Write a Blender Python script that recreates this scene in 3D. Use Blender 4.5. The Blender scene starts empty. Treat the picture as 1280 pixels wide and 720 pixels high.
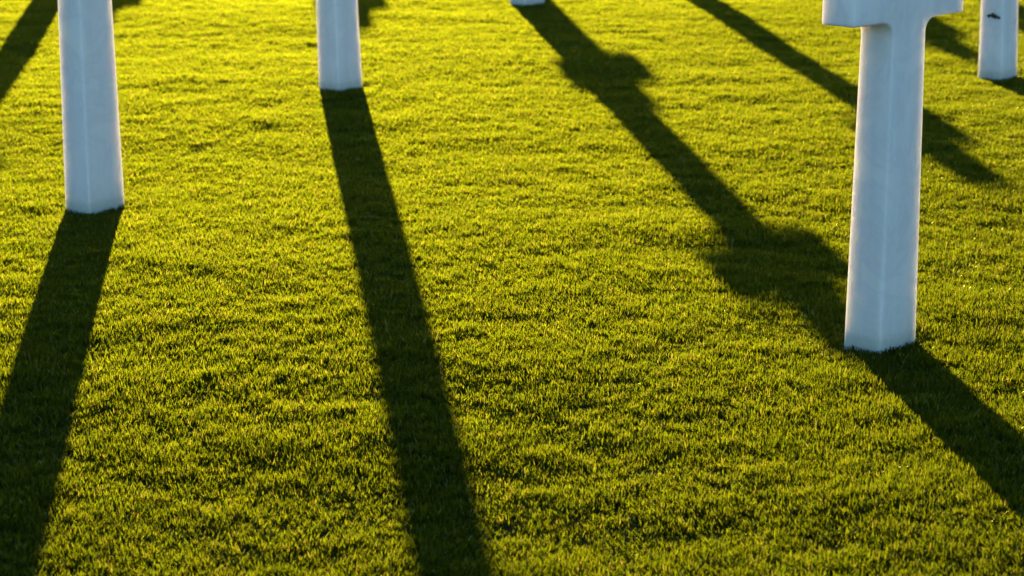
import bpy, bmesh, math, random
import numpy as np
from mathutils import Vector, Matrix
from mathutils import noise as mnoise

random.seed(7); rng = np.random.default_rng(7)
S = bpy.context.scene
C = S.collection

# ------------------------------------------------------------------ camera
F_PX, PITCH, ROLL, CAM_H = 3273.7, 0.2212, -0.0073, 1.6792      # focal length in pixels of a 1280 wide frame
cam_d = bpy.data.cameras.new('camera'); cam = bpy.data.objects.new('camera', cam_d); C.objects.link(cam)
cam_d.sensor_width = 36.0; cam_d.lens = F_PX / 1280 * 36.0
cam_d.clip_start = 0.1; cam_d.clip_end = 3000
cam.matrix_world = (Matrix.Translation((0, 0, CAM_H)) @ Matrix.Rotation(math.pi / 2 - PITCH, 4, 'X') @ Matrix.Rotation(ROLL, 4, 'Z'))
cam_d.dof.use_dof = True; cam_d.dof.focus_distance = 6.9; cam_d.dof.aperture_fstop = 6.3
S.camera = cam

# ------------------------------------------------------------------ light
SUN_AZ, SUN_EL = 0.0998, math.atan(0.130)                      # azimuth left of straight ahead
w = bpy.data.worlds.new('World'); S.world = w; w.use_nodes = True
nt = w.node_tree; nt.nodes.clear()
sky = nt.nodes.new('ShaderNodeTexSky'); sky.sky_type = 'NISHITA'; sky.sun_disc = False
sky.sun_elevation = SUN_EL; sky.sun_rotation = -SUN_AZ
sky.air_density = 1.0; sky.dust_density = 0.3; sky.ozone_density = 3.3
bg = nt.nodes.new('ShaderNodeBackground'); bg.inputs['Strength'].default_value = 0.10
wo = nt.nodes.new('ShaderNodeOutputWorld')
nt.links.new(sky.outputs[0], bg.inputs[0]); nt.links.new(bg.outputs[0], wo.inputs[0])
sd = bpy.data.lights.new('sun', 'SUN'); sd.energy = 5.0; sd.angle = math.radians(0.42); sd.color = (1.0, 0.76, 0.42)
sun = bpy.data.objects.new('sun', sd); C.objects.link(sun)
to_sun = Vector((-math.sin(SUN_AZ) * math.cos(SUN_EL), math.cos(SUN_AZ) * math.cos(SUN_EL), math.sin(SUN_EL)))
sun.rotation_euler = to_sun.to_track_quat('Z', 'Y').to_euler(); sun.location = (0, 0, 10)
S.view_settings.view_transform = 'Standard'; S.view_settings.look = 'None'
S.view_settings.exposure = 2.0; S.view_settings.gamma = 1.0
S.render.engine = 'CYCLES'; S.cycles.use_denoising = True
S.cycles.max_bounces = 10; S.cycles.transmission_bounces = 8

# ------------------------------------------------------------------ helpers
def new_mat(name):
    m = bpy.data.materials.new(name); m.use_nodes = True; t = m.node_tree; t.nodes.clear()
    return m, t
def N(t, kind, **kw):
    n = t.nodes.new(kind)
    for k, v in kw.items():
        if k in n.inputs.keys(): n.inputs[k].default_value = v
        else: setattr(n, k, v)
    return n
def ramp(t, src, stops):
    r = t.nodes.new('ShaderNodeValToRGB'); e = r.color_ramp.elements
    while len(e) < len(stops): e.new(0.5)
    for i, (p, c) in enumerate(stops): e[i].position = p; e[i].color = (*c, 1) if len(c) == 3 else c
    t.links.new(src, r.inputs[0]); return r

def relief(x, y):
    """gentle unevenness of the lawn in metres (arrays)"""
    z = np.zeros_like(x)
    for amp, wl, ph, sx in ((.006, 3.1, 1.3, 1.0), (.0026, 1.3, 4.1, .8), (.0022, .42, 2.2, .4), (.0008, .2, 5.2, .45)):
        for k in range(5):
            a = ph * 1.7 + k * 2.399; kx, ky = math.cos(a) * sx, math.sin(a)
            z += amp / 2.2 * np.sin((kx * x + ky * y) * 2 * math.pi / (wl * (1 + .13 * k)) + ph * k + k * k)
    t = np.clip((6.7 - y) / 1.8, 0, 1)                          # the lawn falls away a little towards the camera
    q = np.clip((.55 - x) / .5, -.5, 1)
    return z - .036 * t * t * (3 - 2 * t) * q
SOIL = -0.015

# ------------------------------------------------------------------ ground
def build_ground():
    def axis(lo, hi, step, far):
        a = list(np.arange(lo, hi + 1e-6, step)); s = step; p, q = [lo], [hi]
        while q[-1] < far: s *= 1.5; q.append(q[-1] + s)
        s = step
        while p[-1] > -far: s *= 1.5; p.append(p[-1] - s)
        return np.array(sorted(set(p[1:] + a + q[1:])))
    xs, ys = axis(-6, 7, .05, 900), axis(2, 26, .06, 900)
    X, Y = np.meshgrid(xs, ys)
    fade = np.clip(1 - np.maximum(np.abs(X - .5) - 7, 0) / 6, 0, 1) * np.clip(1 - np.maximum(np.abs(Y - 14) - 13, 0) / 10, 0, 1)
    Z = SOIL + relief(X, Y) * fade
    nx, ny = len(xs), len(ys)
    v = np.stack([X, Y, Z], -1).reshape(-1, 3)
    i = np.arange(nx * ny).reshape(ny, nx)
    f = np.stack([i[:-1, :-1], i[:-1, 1:], i[1:, 1:], i[1:, :-1]], -1).reshape(-1, 4)
    me = bpy.data.meshes.new('ground'); me.from_pydata(v.tolist(), [], f.tolist()); me.update()
    me.polygons.foreach_set('use_smooth', [True] * len(me.polygons))
    o = bpy.data.objects.new('ground', me); C.objects.link(o)
    o['kind'] = 'structure'
    m, t = new_mat('soil and thatch')
    tc = N(t, 'ShaderNodeTexCoord')
    n1 = N(t, 'ShaderNodeTexNoise', Scale=60.0, Detail=6.0); t.links.new(tc.outputs['Object'], n1.inputs['Vector'])
    r = ramp(t, n1.outputs[0], [(.3, (.03, .028, .006)), (.55, (.055, .048, .012)), (.75, (.12, .085, .035))])
    b = N(t, 'ShaderNodeBsdfPrincipled', Roughness=.95)
    b.inputs['Specular IOR Level'].default_value = .1
    bp = N(t, 'ShaderNodeBump', Strength=.6, Distance=.01)
    t.links.new(n1.outputs[0], bp.inputs['Height']); t.links.new(bp.outputs[0], b.inputs['Normal'])
    t.links.new(r.outputs[0], b.inputs['Base Color'])
    out = N(t, 'ShaderNodeOutputMaterial'); t.links.new(b.outputs[0], out.inputs[0])
    me.materials.append(m)
build_ground()

# ------------------------------------------------------------------ crosses
def marble():
    m, t = new_mat('white marble')
    tc = N(t, 'ShaderNodeTexCoord'); oi = N(t, 'ShaderNodeObjectInfo')
    add = N(t, 'ShaderNodeVectorMath', operation='ADD')
    sc = N(t, 'ShaderNodeVectorMath', operation='SCALE'); sc.inputs['Scale'].default_value = 7.0
    cmb = N(t, 'ShaderNodeCombineXYZ')
    for k in range(3): t.links.new(oi.outputs['Random'], cmb.inputs[k])
    t.links.new(cmb.outputs[0], sc.inputs[0]); t.links.new(tc.outputs['Object'], add.inputs[0]); t.links.new(sc.outputs[0], add.inputs[1])
    # soft cloudy veins
    n1 = N(t, 'ShaderNodeTexNoise', Scale=5.0, Detail=7.0, Roughness=.6, Distortion=1.2); t.links.new(add.outputs[0], n1.inputs['Vector'])
    r1 = ramp(t, n1.outputs[0], [(.3, (.68, .685, .685)), (.44, (.79, .79, .775)), (.5, (.74, .745, .74)), (.56, (.80, .80, .78)), (.75, (.82, .815, .79))])
    # rain streaks running down the stone
    mp = N(t, 'ShaderNodeMapping'); mp.inputs['Scale'].default_value = (38, 38, 1.3)
    t.links.new(add.outputs[0], mp.inputs['Vector'])
    n2 = N(t, 'ShaderNodeTexNoise', Scale=1.0, Detail=4.0); t.links.new(mp.outputs[0], n2.inputs['Vector'])
    r2 = ramp(t, n2.outputs[0], [(.30, (.93, .935, .92)), (.6, (1, 1, 1))])
    mx = N(t, 'ShaderNodeMix', data_type='RGBA', blend_type='MULTIPLY'); mx.inputs[0].default_value = .7
    t.links.new(r1.outputs[0], mx.inputs[6]); t.links.new(r2.outputs[0], mx.inputs[7])
    # fine speckle + grass stain by the foot
    n3 = N(t, 'ShaderNodeTexNoise', Scale=160.0, Detail=3.0); t.links.new(add.outputs[0], n3.inputs['Vector'])
    sx = N(t, 'ShaderNodeSeparateXYZ'); t.links.new(tc.outputs['Object'], sx.inputs[0])
    ad = N(t, 'ShaderNodeMath', operation='MULTIPLY_ADD'); ad.inputs[1].default_value = .035; ad.inputs[2].default_value = 0
    t.links.new(n3.outputs[0], ad.inputs[0])
    sb = N(t, 'ShaderNodeMath', operation='SUBTRACT'); t.links.new(sx.outputs[2], sb.inputs[0]); t.links.new(ad.outputs[0], sb.inputs[1])
    rs = ramp(t, sb.outputs[0], [(0.0, (.50, .55, .42)), (.02, (.84, .86, .80)), (.09, (1, 1, 1))])
    mx2 = N(t, 'ShaderNodeMix', data_type='RGBA', blend_type='MULTIPLY'); mx2.inputs[0].default_value = .5
    t.links.new(mx.outputs[2], mx2.inputs[6]); t.links.new(rs.outputs[0], mx2.inputs[7])
    b = N(t, 'ShaderNodeBsdfPrincipled', Roughness=.55)
    b.inputs['Specular IOR Level'].default_value = .35
    b.inputs['Subsurface Weight'].default_value = 1.0
    b.inputs['Subsurface Radius'].default_value = (1.0, .86, .66)
    b.inputs['Subsurface Scale'].default_value = .034
    b.inputs['Subsurface Anisotropy'].default_value = .5
    t.links.new(mx2.outputs[2], b.inputs['Base Color'])
    bp = N(t, 'ShaderNodeBump', Strength=.12, Distance=.0015)
    t.links.new(n3.outputs[0], bp.inputs['Height']); t.links.new(bp.outputs[0], b.inputs['Normal'])
    out = N(t, 'ShaderNodeOutputMaterial'); t.links.new(b.outputs[0], out.inputs[0])
    return m
MARBLE = marble()

W0, TW, T0, TT, HB, SPAN, HARM, HTOP = .173, .0206, .1170, .0142, .8624, .512, .1194, 1.078
def cross_mesh():
    """Latin cross: tapered shaft, coved inner corners, bevelled arrises; x = along the arms, y = thickness"""
    hw = lambda z: (W0 - TW * z / HB) / 2
    th = lambda z: (T0 - TT * z / HB) / 2
    RX, R = .046, .036; zb, zt = HB, HB + HARM; s = SPAN / 2
    right = [(hw(-.07), -.07), (hw(zb - R), zb - R)]
    c = (hw(zb) + RX, zb - R)
    for k in range(1, 8):
        a = math.pi - math.pi / 2 * k / 8; right.append((c[0] + RX * math.cos(a), c[1] + R * math.sin(a)))
    right += [(c[0], zb), (s, zb + .001), (s, zt - .001)]
    c = (hw(zt) + RX, zt + R); right.append((c[0], zt))
    for k in range(1, 8):
        a = -math.pi / 2 - math.pi / 2 * k / 8; right.append((c[0] + RX * math.cos(a), c[1] + R * math.sin(a)))
    right += [(hw(zt + R), zt + R), (hw(HTOP), HTOP)]
    out = right + [(-x, z) for x, z in reversed(right)]
    bm = bmesh.new()
    fr = [bm.verts.new((x, -th(z), z)) for x, z in out]
    bk = [bm.verts.new((x, th(z), z)) for x, z in out]
    n = len(out)
    bm.faces.new(fr); bm.faces.new(bk[::-1])
    for i in range(n):
        j = (i + 1) % n; bm.faces.new((fr[j], fr[i], bk[i], bk[j]))
    bmesh.ops.recalc_face_normals(bm, faces=bm.faces)
    ed = [e for e in bm.edges if e.is_manifold and e.calc_face_angle() > math.radians(40)]
    bmesh.ops.bevel(bm, geom=ed, offset=.007, segments=4, profile=.5, affect='EDGES')
    for f in bm.faces: f.smooth = True
    for e in bm.edges:
        if e.is_manifold and e.calc_face_angle() > math.radians(32): e.smooth = False
    me = bpy.data.meshes.new('marble_cross'); bm.to_mesh(me); bm.free()
    me.materials.append(MARBLE)
    return me
CROSS = cross_mesh()
PSI = .9198
def place_cross(loc, lean, dpsi, label):
    o = bpy.data.objects.new('marble_cross', CROSS); C.objects.link(o)
    # x shear-free lean: rotate about the view axis
    o.matrix_world = (Matrix.Translation((loc[0], loc[1], 0)) @ Matrix.Rotation(lean, 4, 'Y') @ Matrix.Rotation(PSI + dpsi, 4, 'Z'))
    o['label'] = label; o['category'] = 'grave cross'; o['group'] = 'white marble crosses standing on the lawn'
    return o
c_left = place_cross((-1.422, 8.794), -.008, .0348, 'white marble cross shaft at the far left, its shadow running to the bottom left')
place_cross((-.757, 11.587), -.024, .0454, 'white marble cross shaft left of the middle, its shadow reaching the bottom edge')
place_cross((.097, 14.797), .008, -.0961, 'white marble cross with only its foot showing, at the middle of the top edge')
place_cross((.981, 6.788), .0185, -.0774, 'largest and nearest white marble cross, its arms and coved inner corner showing at the top')
c_right = place_cross((2.21, 11.803), -.0041, .0377, 'white marble cross shaft at the far right with a small dark spot on it')

# crosses beyond the top of the photograph: their shadows lie in it
SH = 1 / .130
def ground_at(px, py):
    """lawn point under a pixel of the 1280 x 720 photograph"""
    v = Vector(((px - 640) / F_PX, -(py - 360) / F_PX, -1)); v = cam.matrix_world.to_3x3() @ v
    k = -CAM_H / v.z; return np.array([v.x * k, v.y * k])
def before_tip(px, py, h=HTOP):
    p = ground_at(px, py); L = h * SH
    return (p[0] - L * math.sin(SUN_AZ), p[1] + L * math.cos(SUN_AZ))
def along(px, py, dist):
    p = ground_at(px, py); return (p[0] - dist * math.sin(SUN_AZ), p[1] + dist * math.cos(SUN_AZ))
far_crosses = [
    ((-.266, 19.03), 'out of view white cross casting the arm shadow that juts from the middle diagonal shadow'),
    ((.870, 17.20), 'out of view white cross, casting the shadow that ends right of the nearest cross'),
    (before_tip(451, 41), 'out of view white cross, its shadow ending beside the shaft left of the middle'),
    (along(42, 30, 2.3), 'out of view white cross, casting the shadow across the top left corner'),
    (before_tip(118, 37), 'out of view white cross, its shadow ending behind the far left shaft'),
    (before_tip(1228, 76), 'out of view white cross, its thin shadow ending behind the far right shaft'),
    (along(1246, 4, 5.9), 'out of view white cross, casting the sliver of shadow in the top right corner'),
]
for p, lab in far_crosses:
    place_cross(p, 0, random.uniform(-.03, .03), lab)

# the small dark mark on the right-hand shaft: flat dark blobs parented to that stone
def blotch():
    bm = bmesh.new(); r = random.Random(3)
    for k in range(26):
        x = r.gauss(0, .0135); z = r.gauss(0, .0035) + x * .12
        rad = r.uniform(.003, .0062)
        mt = Matrix.Translation((x, 0, z)) @ Matrix.Diagonal((rad * 1.5, .0016, rad * .8, 1))
        bmesh.ops.create_icosphere(bm, subdivisions=2, radius=1, matrix=mt)
    me = bpy.data.meshes.new('blotch_patch'); bm.to_mesh(me); bm.free()
    m, t = new_mat('dark lichen')
    n = N(t, 'ShaderNodeTexNoise', Scale=300.0); r_ = ramp(t, n.outputs[0], [(.4, (.012, .012, .006)), (.65, (.07, .06, .025))])
    b = N(t, 'ShaderNodeBsdfPrincipled', Roughness=.95); t.links.new(r_.outputs[0], b.inputs['Base Color'])
    o_ = N(t, 'ShaderNodeOutputMaterial'); t.links.new(b.outputs[0], o_.inputs[0]); me.materials.append(m)
    o = bpy.data.objects.new('blotch_patch', me); C.objects.link(o); o.parent = c_right
    z = .275
    o.matrix_parent_inverse.identity()
    o.matrix_basis = Matrix.Translation((-(W0 - TW * z / HB) / 2 - .0002, -.012, z)) @ Matrix.Rotation(math.pi / 2, 4, 'Z')
    o['label'] = 'small dark mark on the left face'
blotch()

# ------------------------------------------------------------------ grass
def blade_mat():
    m, t = new_mat('grass blades')
    at = N(t, 'ShaderNodeAttribute', attribute_name='tone'); hi = N(t, 'ShaderNodeAttribute', attribute_name='rise')
    oi = N(t, 'ShaderNodeObjectInfo')
    mixv = N(t, 'ShaderNodeMath', operation='MULTIPLY_ADD'); mixv.inputs[1].default_value = .6
    sc = N(t, 'ShaderNodeMath', operation='MULTIPLY'); sc.inputs[1].default_value = .4
    t.links.new(oi.outputs['Random'], sc.inputs[0]); t.links.new(at.outputs['Fac'], mixv.inputs[0]); t.links.new(sc.outputs[0], mixv.inputs[2])
    r = ramp(t, mixv.outputs[0], [(.0, (.006, .023, .0008)), (.35, (.010, .028, .0008)), (.65, (.017, .032, .0012)), (.9, (.034, .040, .002)), (1.0, (.13, .10, .04))])
    # colour darkens towards the very base of a blade
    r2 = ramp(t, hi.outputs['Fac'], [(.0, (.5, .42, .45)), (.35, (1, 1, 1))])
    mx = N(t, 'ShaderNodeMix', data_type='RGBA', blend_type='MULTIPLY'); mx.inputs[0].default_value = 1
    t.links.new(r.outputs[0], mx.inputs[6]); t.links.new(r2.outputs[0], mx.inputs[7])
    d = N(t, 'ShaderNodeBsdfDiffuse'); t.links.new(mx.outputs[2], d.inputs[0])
    # light that comes THROUGH a blade is yellow and keeps much of its direction
    rt = ramp(t, mixv.outputs[0], [(.0, (.072, .108, .0015)), (.4, (.108, .135, .0020)), (.8, (.142, .152, .003)), (1.0, (.18, .15, .015))])
    mt_ = N(t, 'ShaderNodeMix', data_type='RGBA', blend_type='MULTIPLY'); mt_.inputs[0].default_value = 1
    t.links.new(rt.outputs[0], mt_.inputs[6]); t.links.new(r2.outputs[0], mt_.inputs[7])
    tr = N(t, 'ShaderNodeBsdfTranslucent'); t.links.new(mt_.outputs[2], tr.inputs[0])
    mix0 = N(t, 'ShaderNodeMixShader'); mix0.inputs[0].default_value = .72
    t.links.new(d.outputs[0], mix0.inputs[1]); t.links.new(tr.outputs[0], mix0.inputs[2])
    rf = N(t, 'ShaderNodeBsdfRefraction', Roughness=1.0, IOR=1.42); rf.distribution = 'GGX'
    t.links.new(mt_.outputs[2], rf.inputs['Color'])
    mix = N(t, 'ShaderNodeMixShader'); mix.inputs[0].default_value = .42
    t.links.new(mix0.outputs[0], mix.inputs[1]); t.links.new(rf.outputs[0], mix.inputs[2])
    gl = N(t, 'ShaderNodeBsdfGlossy', Roughness=.42); gl.inputs[0].default_value = (.8, .85, .25, 1)
    fr = N(t, 'ShaderNodeFresnel', IOR=1.4)
    k = N(t, 'ShaderNodeMath', operation='MULTIPLY'); k.inputs[1].default_value = .16
    t.links.new(fr.outputs[0], k.inputs[0])
    mix2 = N(t, 'ShaderNodeMixShader'); t.links.new(k.outputs[0], mix2.inputs[0])
    t.links.new(mix.outputs[0], mix2.inputs[1]); t.links.new(gl.outputs[0], mix2.inputs[2])
    out = N(t, 'ShaderNodeOutputMaterial'); t.links.new(mix2.outputs[0], out.inputs[0])
    return m
BLADE = blade_mat()
def tuft_mesh(seed, n=46, rad=.028):
    r = random.Random(seed); V, Fc, tone, rise = [], [], [], []
    for _ in range(n):
        a = r.uniform(0, 2 * math.pi); q = rad * math.sqrt(r.random()); bx, by = q * math.cos(a), q * math.sin(a)
        L = r.uniform(.015, .030); wd = r.uniform(.0008, .0015)
        fa = r.uniform(0, 2 * math.pi); la = r.uniform(0, 2 * math.pi); ln = abs(r.gauss(.0, .32)); curl = r.uniform(.1, .9)
        ux, uy = math.cos(fa), math.sin(fa); dx, dy = math.cos(la), math.sin(la)
        tn = min(1, max(0, r.gauss(.5, .24))) if r.random() > .05 else 1.6; b0 = len(V)
        px, py, pz = bx, by, 0.0; ang = ln * .4
        for k, (s, wk) in enumerate(((0, .8), (.38, 1), (.72, .8))):
            V += [(px - ux * wd * wk, py - uy * wd * wk, pz), (px + ux * wd * wk, py + uy * wd * wk, pz)]
            tone += [tn, tn]; rise += [s, s]
            seg = L * (.38, .34, .28)[k]; ang += curl * .28
            px += dx * math.sin(ang) * seg; py += dy * math.sin(ang) * seg; pz += math.cos(ang) * seg
        V.append((px, py, pz)); tone.append(tn); rise.append(1)
        Fc += [(b0, b0 + 1, b0 + 3, b0 + 2), (b0 + 2, b0 + 3, b0 + 5, b0 + 4), (b0 + 4, b0 + 5, b0 + 6)]
    me = bpy.data.meshes.new('grass_tuft'); me.from_pydata(V, [], Fc)
    for nm, d in (('tone', tone), ('rise', rise)):
        at = me.attributes.new(nm, 'FLOAT', 'POINT'); at.data.foreach_set('value', d)
    me.materials.append(BLADE); me.update()
    return me
def vnoise(x, y, wl, seed):
    """value noise, smooth, 0..1"""
    g = np.random.default_rng(seed).random((256, 256)); u, v = x / wl + 60, y / wl + 60
    i, j = np.floor(u).astype(int), np.floor(v).astype(int); fu, fv = u - i, v - j
    fu, fv = fu * fu * (3 - 2 * fu), fv * fv * (3 - 2 * fv); i %= 255; j %= 255
    return (g[i, j] * (1 - fu) + g[i + 1, j] * fu) * (1 - fv) + (g[i, j + 1] * (1 - fu) + g[i + 1, j + 1] * fu) * fv
def build_grass():
    def scatter(x0, x1, y0, y1, dens):
        s = 1 / math.sqrt(dens); xs, ys = np.arange(x0, x1, s), np.arange(y0, y1, s)
        X, Y = np.meshgrid(xs, ys); X = X + rng.uniform(-.6, .6, X.shape) * s; Y = Y + rng.uniform(-.6, .6, X.shape) * s
        return X.ravel(), Y.ravel()
    X1, Y1 = scatter(-4.2, 4.2, 4.2, 16.5, 1150)
    m = np.abs(X1) < (.215 * Y1 + .35); X1, Y1 = X1[m], Y1[m]
    X2, Y2 = scatter(-6, 7, 2.5, 24, 480)
    m = ~((np.abs(X2) < (.215 * Y2 + .35)) & (Y2 > 4.2) & (Y2 < 16.5)); X2, Y2 = X2[m], Y2[m]
    X, Y = np.concatenate([X1, X2]), np.concatenate([Y1, Y2])
    far = np.concatenate([np.zeros(len(X1)), np.ones(len(X2))])
    Z = SOIL + relief(X, Y) - .002
    wx = X + .05 * (vnoise(X, Y, .2, 5) - .5)
    clump = .5 * vnoise(wx, Y, .11, 1) + .3 * vnoise(wx, Y, .045, 2) + .35 * vnoise(wx, Y, .38, 3)
    clump = (clump - .575) / .17
    sc = np.clip(1.0 + .13 * clump, .5, 1.55) * rng.uniform(.85, 1.15, len(X))
    for cx, cy in ((-1.422, 8.794), (-.757, 11.587), (.097, 14.797), (.981, 6.788), (2.21, 11.803)):   # trimmed round the stones
        sc *= 1 - .3 * np.clip((.17 - np.hypot(X - cx, Y - cy)) / .05, 0, 1)
    wide = np.where(far > 0, 1.5, 1.0) * rng.uniform(.9, 1.15, len(X))
    rot = np.stack([rng.normal(0, .10, len(X)), rng.normal(0, .10, len(X)), rng.uniform(0, 2 * math.pi, len(X))], -1)
    me = bpy.data.meshes.new('grass'); me.from_pydata(np.stack([X, Y, Z], -1).tolist(), [], [])
    a = me.attributes.new('rot', 'FLOAT_VECTOR', 'POINT'); a.data.foreach_set('vector', rot.ravel())
    a = me.attributes.new('scl', 'FLOAT_VECTOR', 'POINT'); a.data.foreach_set('vector', np.stack([wide, wide, sc], -1).ravel())
    me.materials.append(BLADE)
    o = bpy.data.objects.new('grass', me); C.objects.link(o)
    o['kind'] = 'stuff'; o['category'] = 'grass'; o['label'] = 'short mown lawn grass glowing yellow green against the low sun'
    src = bpy.data.collections.new('tuft shapes')            # not linked: only shapes for the lawn to draw on
    for k in range(8): src.objects.link(bpy.data.objects.new('grass_tuft', tuft_mesh(k)))
    g = bpy.data.node_groups.new('lawn', 'GeometryNodeTree'); g.is_modifier = True
    g.interface.new_socket('Geometry', in_out='INPUT', socket_type='NodeSocketGeometry')
    g.interface.new_socket('Geometry', in_out='OUTPUT', socket_type='NodeSocketGeometry')
    gi, go = g.nodes.new('NodeGroupInput'), g.nodes.new('NodeGroupOutput')
    ci = g.nodes.new('GeometryNodeCollectionInfo'); ci.inputs['Collection'].default_value = src
    ci.inputs['Separate Children'].default_value = True; ci.inputs['Reset Children'].default_value = True
    ip = g.nodes.new('GeometryNodeInstanceOnPoints'); ip.inputs['Pick Instance'].default_value = True
    def att(nm):
        n = g.nodes.new('GeometryNodeInputNamedAttribute'); n.data_type = 'FLOAT_VECTOR'; n.inputs[0].default_value = nm; return n.outputs['Attribute']
    e2r = g.nodes.new('FunctionNodeEulerToRotation'); g.links.new(att('rot'), e2r.inputs[0])
    rv = g.nodes.new('FunctionNodeRandomValue'); rv.data_type = 'INT'; rv.inputs['Min'].default_value = 0
    for s_ in rv.inputs:
        if s_.name == 'Max' and s_.type == 'INT': s_.default_value = 7
        if s_.name == 'Min' and s_.type == 'INT': s_.default_value = 0
    ro = [s_ for s_ in rv.outputs if s_.type == 'INT'][0]
    g.links.new(gi.outputs[0], ip.inputs['Points']); g.links.new(ci.outputs[0], ip.inputs['Instance'])
    g.links.new(ro, ip.inputs['Instance Index']); g.links.new(e2r.outputs[0], ip.inputs['Rotation']); g.links.new(att('scl'), ip.inputs['Scale'])
    g.links.new(ip.outputs[0], go.inputs[0])
    md = o.modifiers.new('lawn', 'NODES'); md.node_group = g
build_grass()
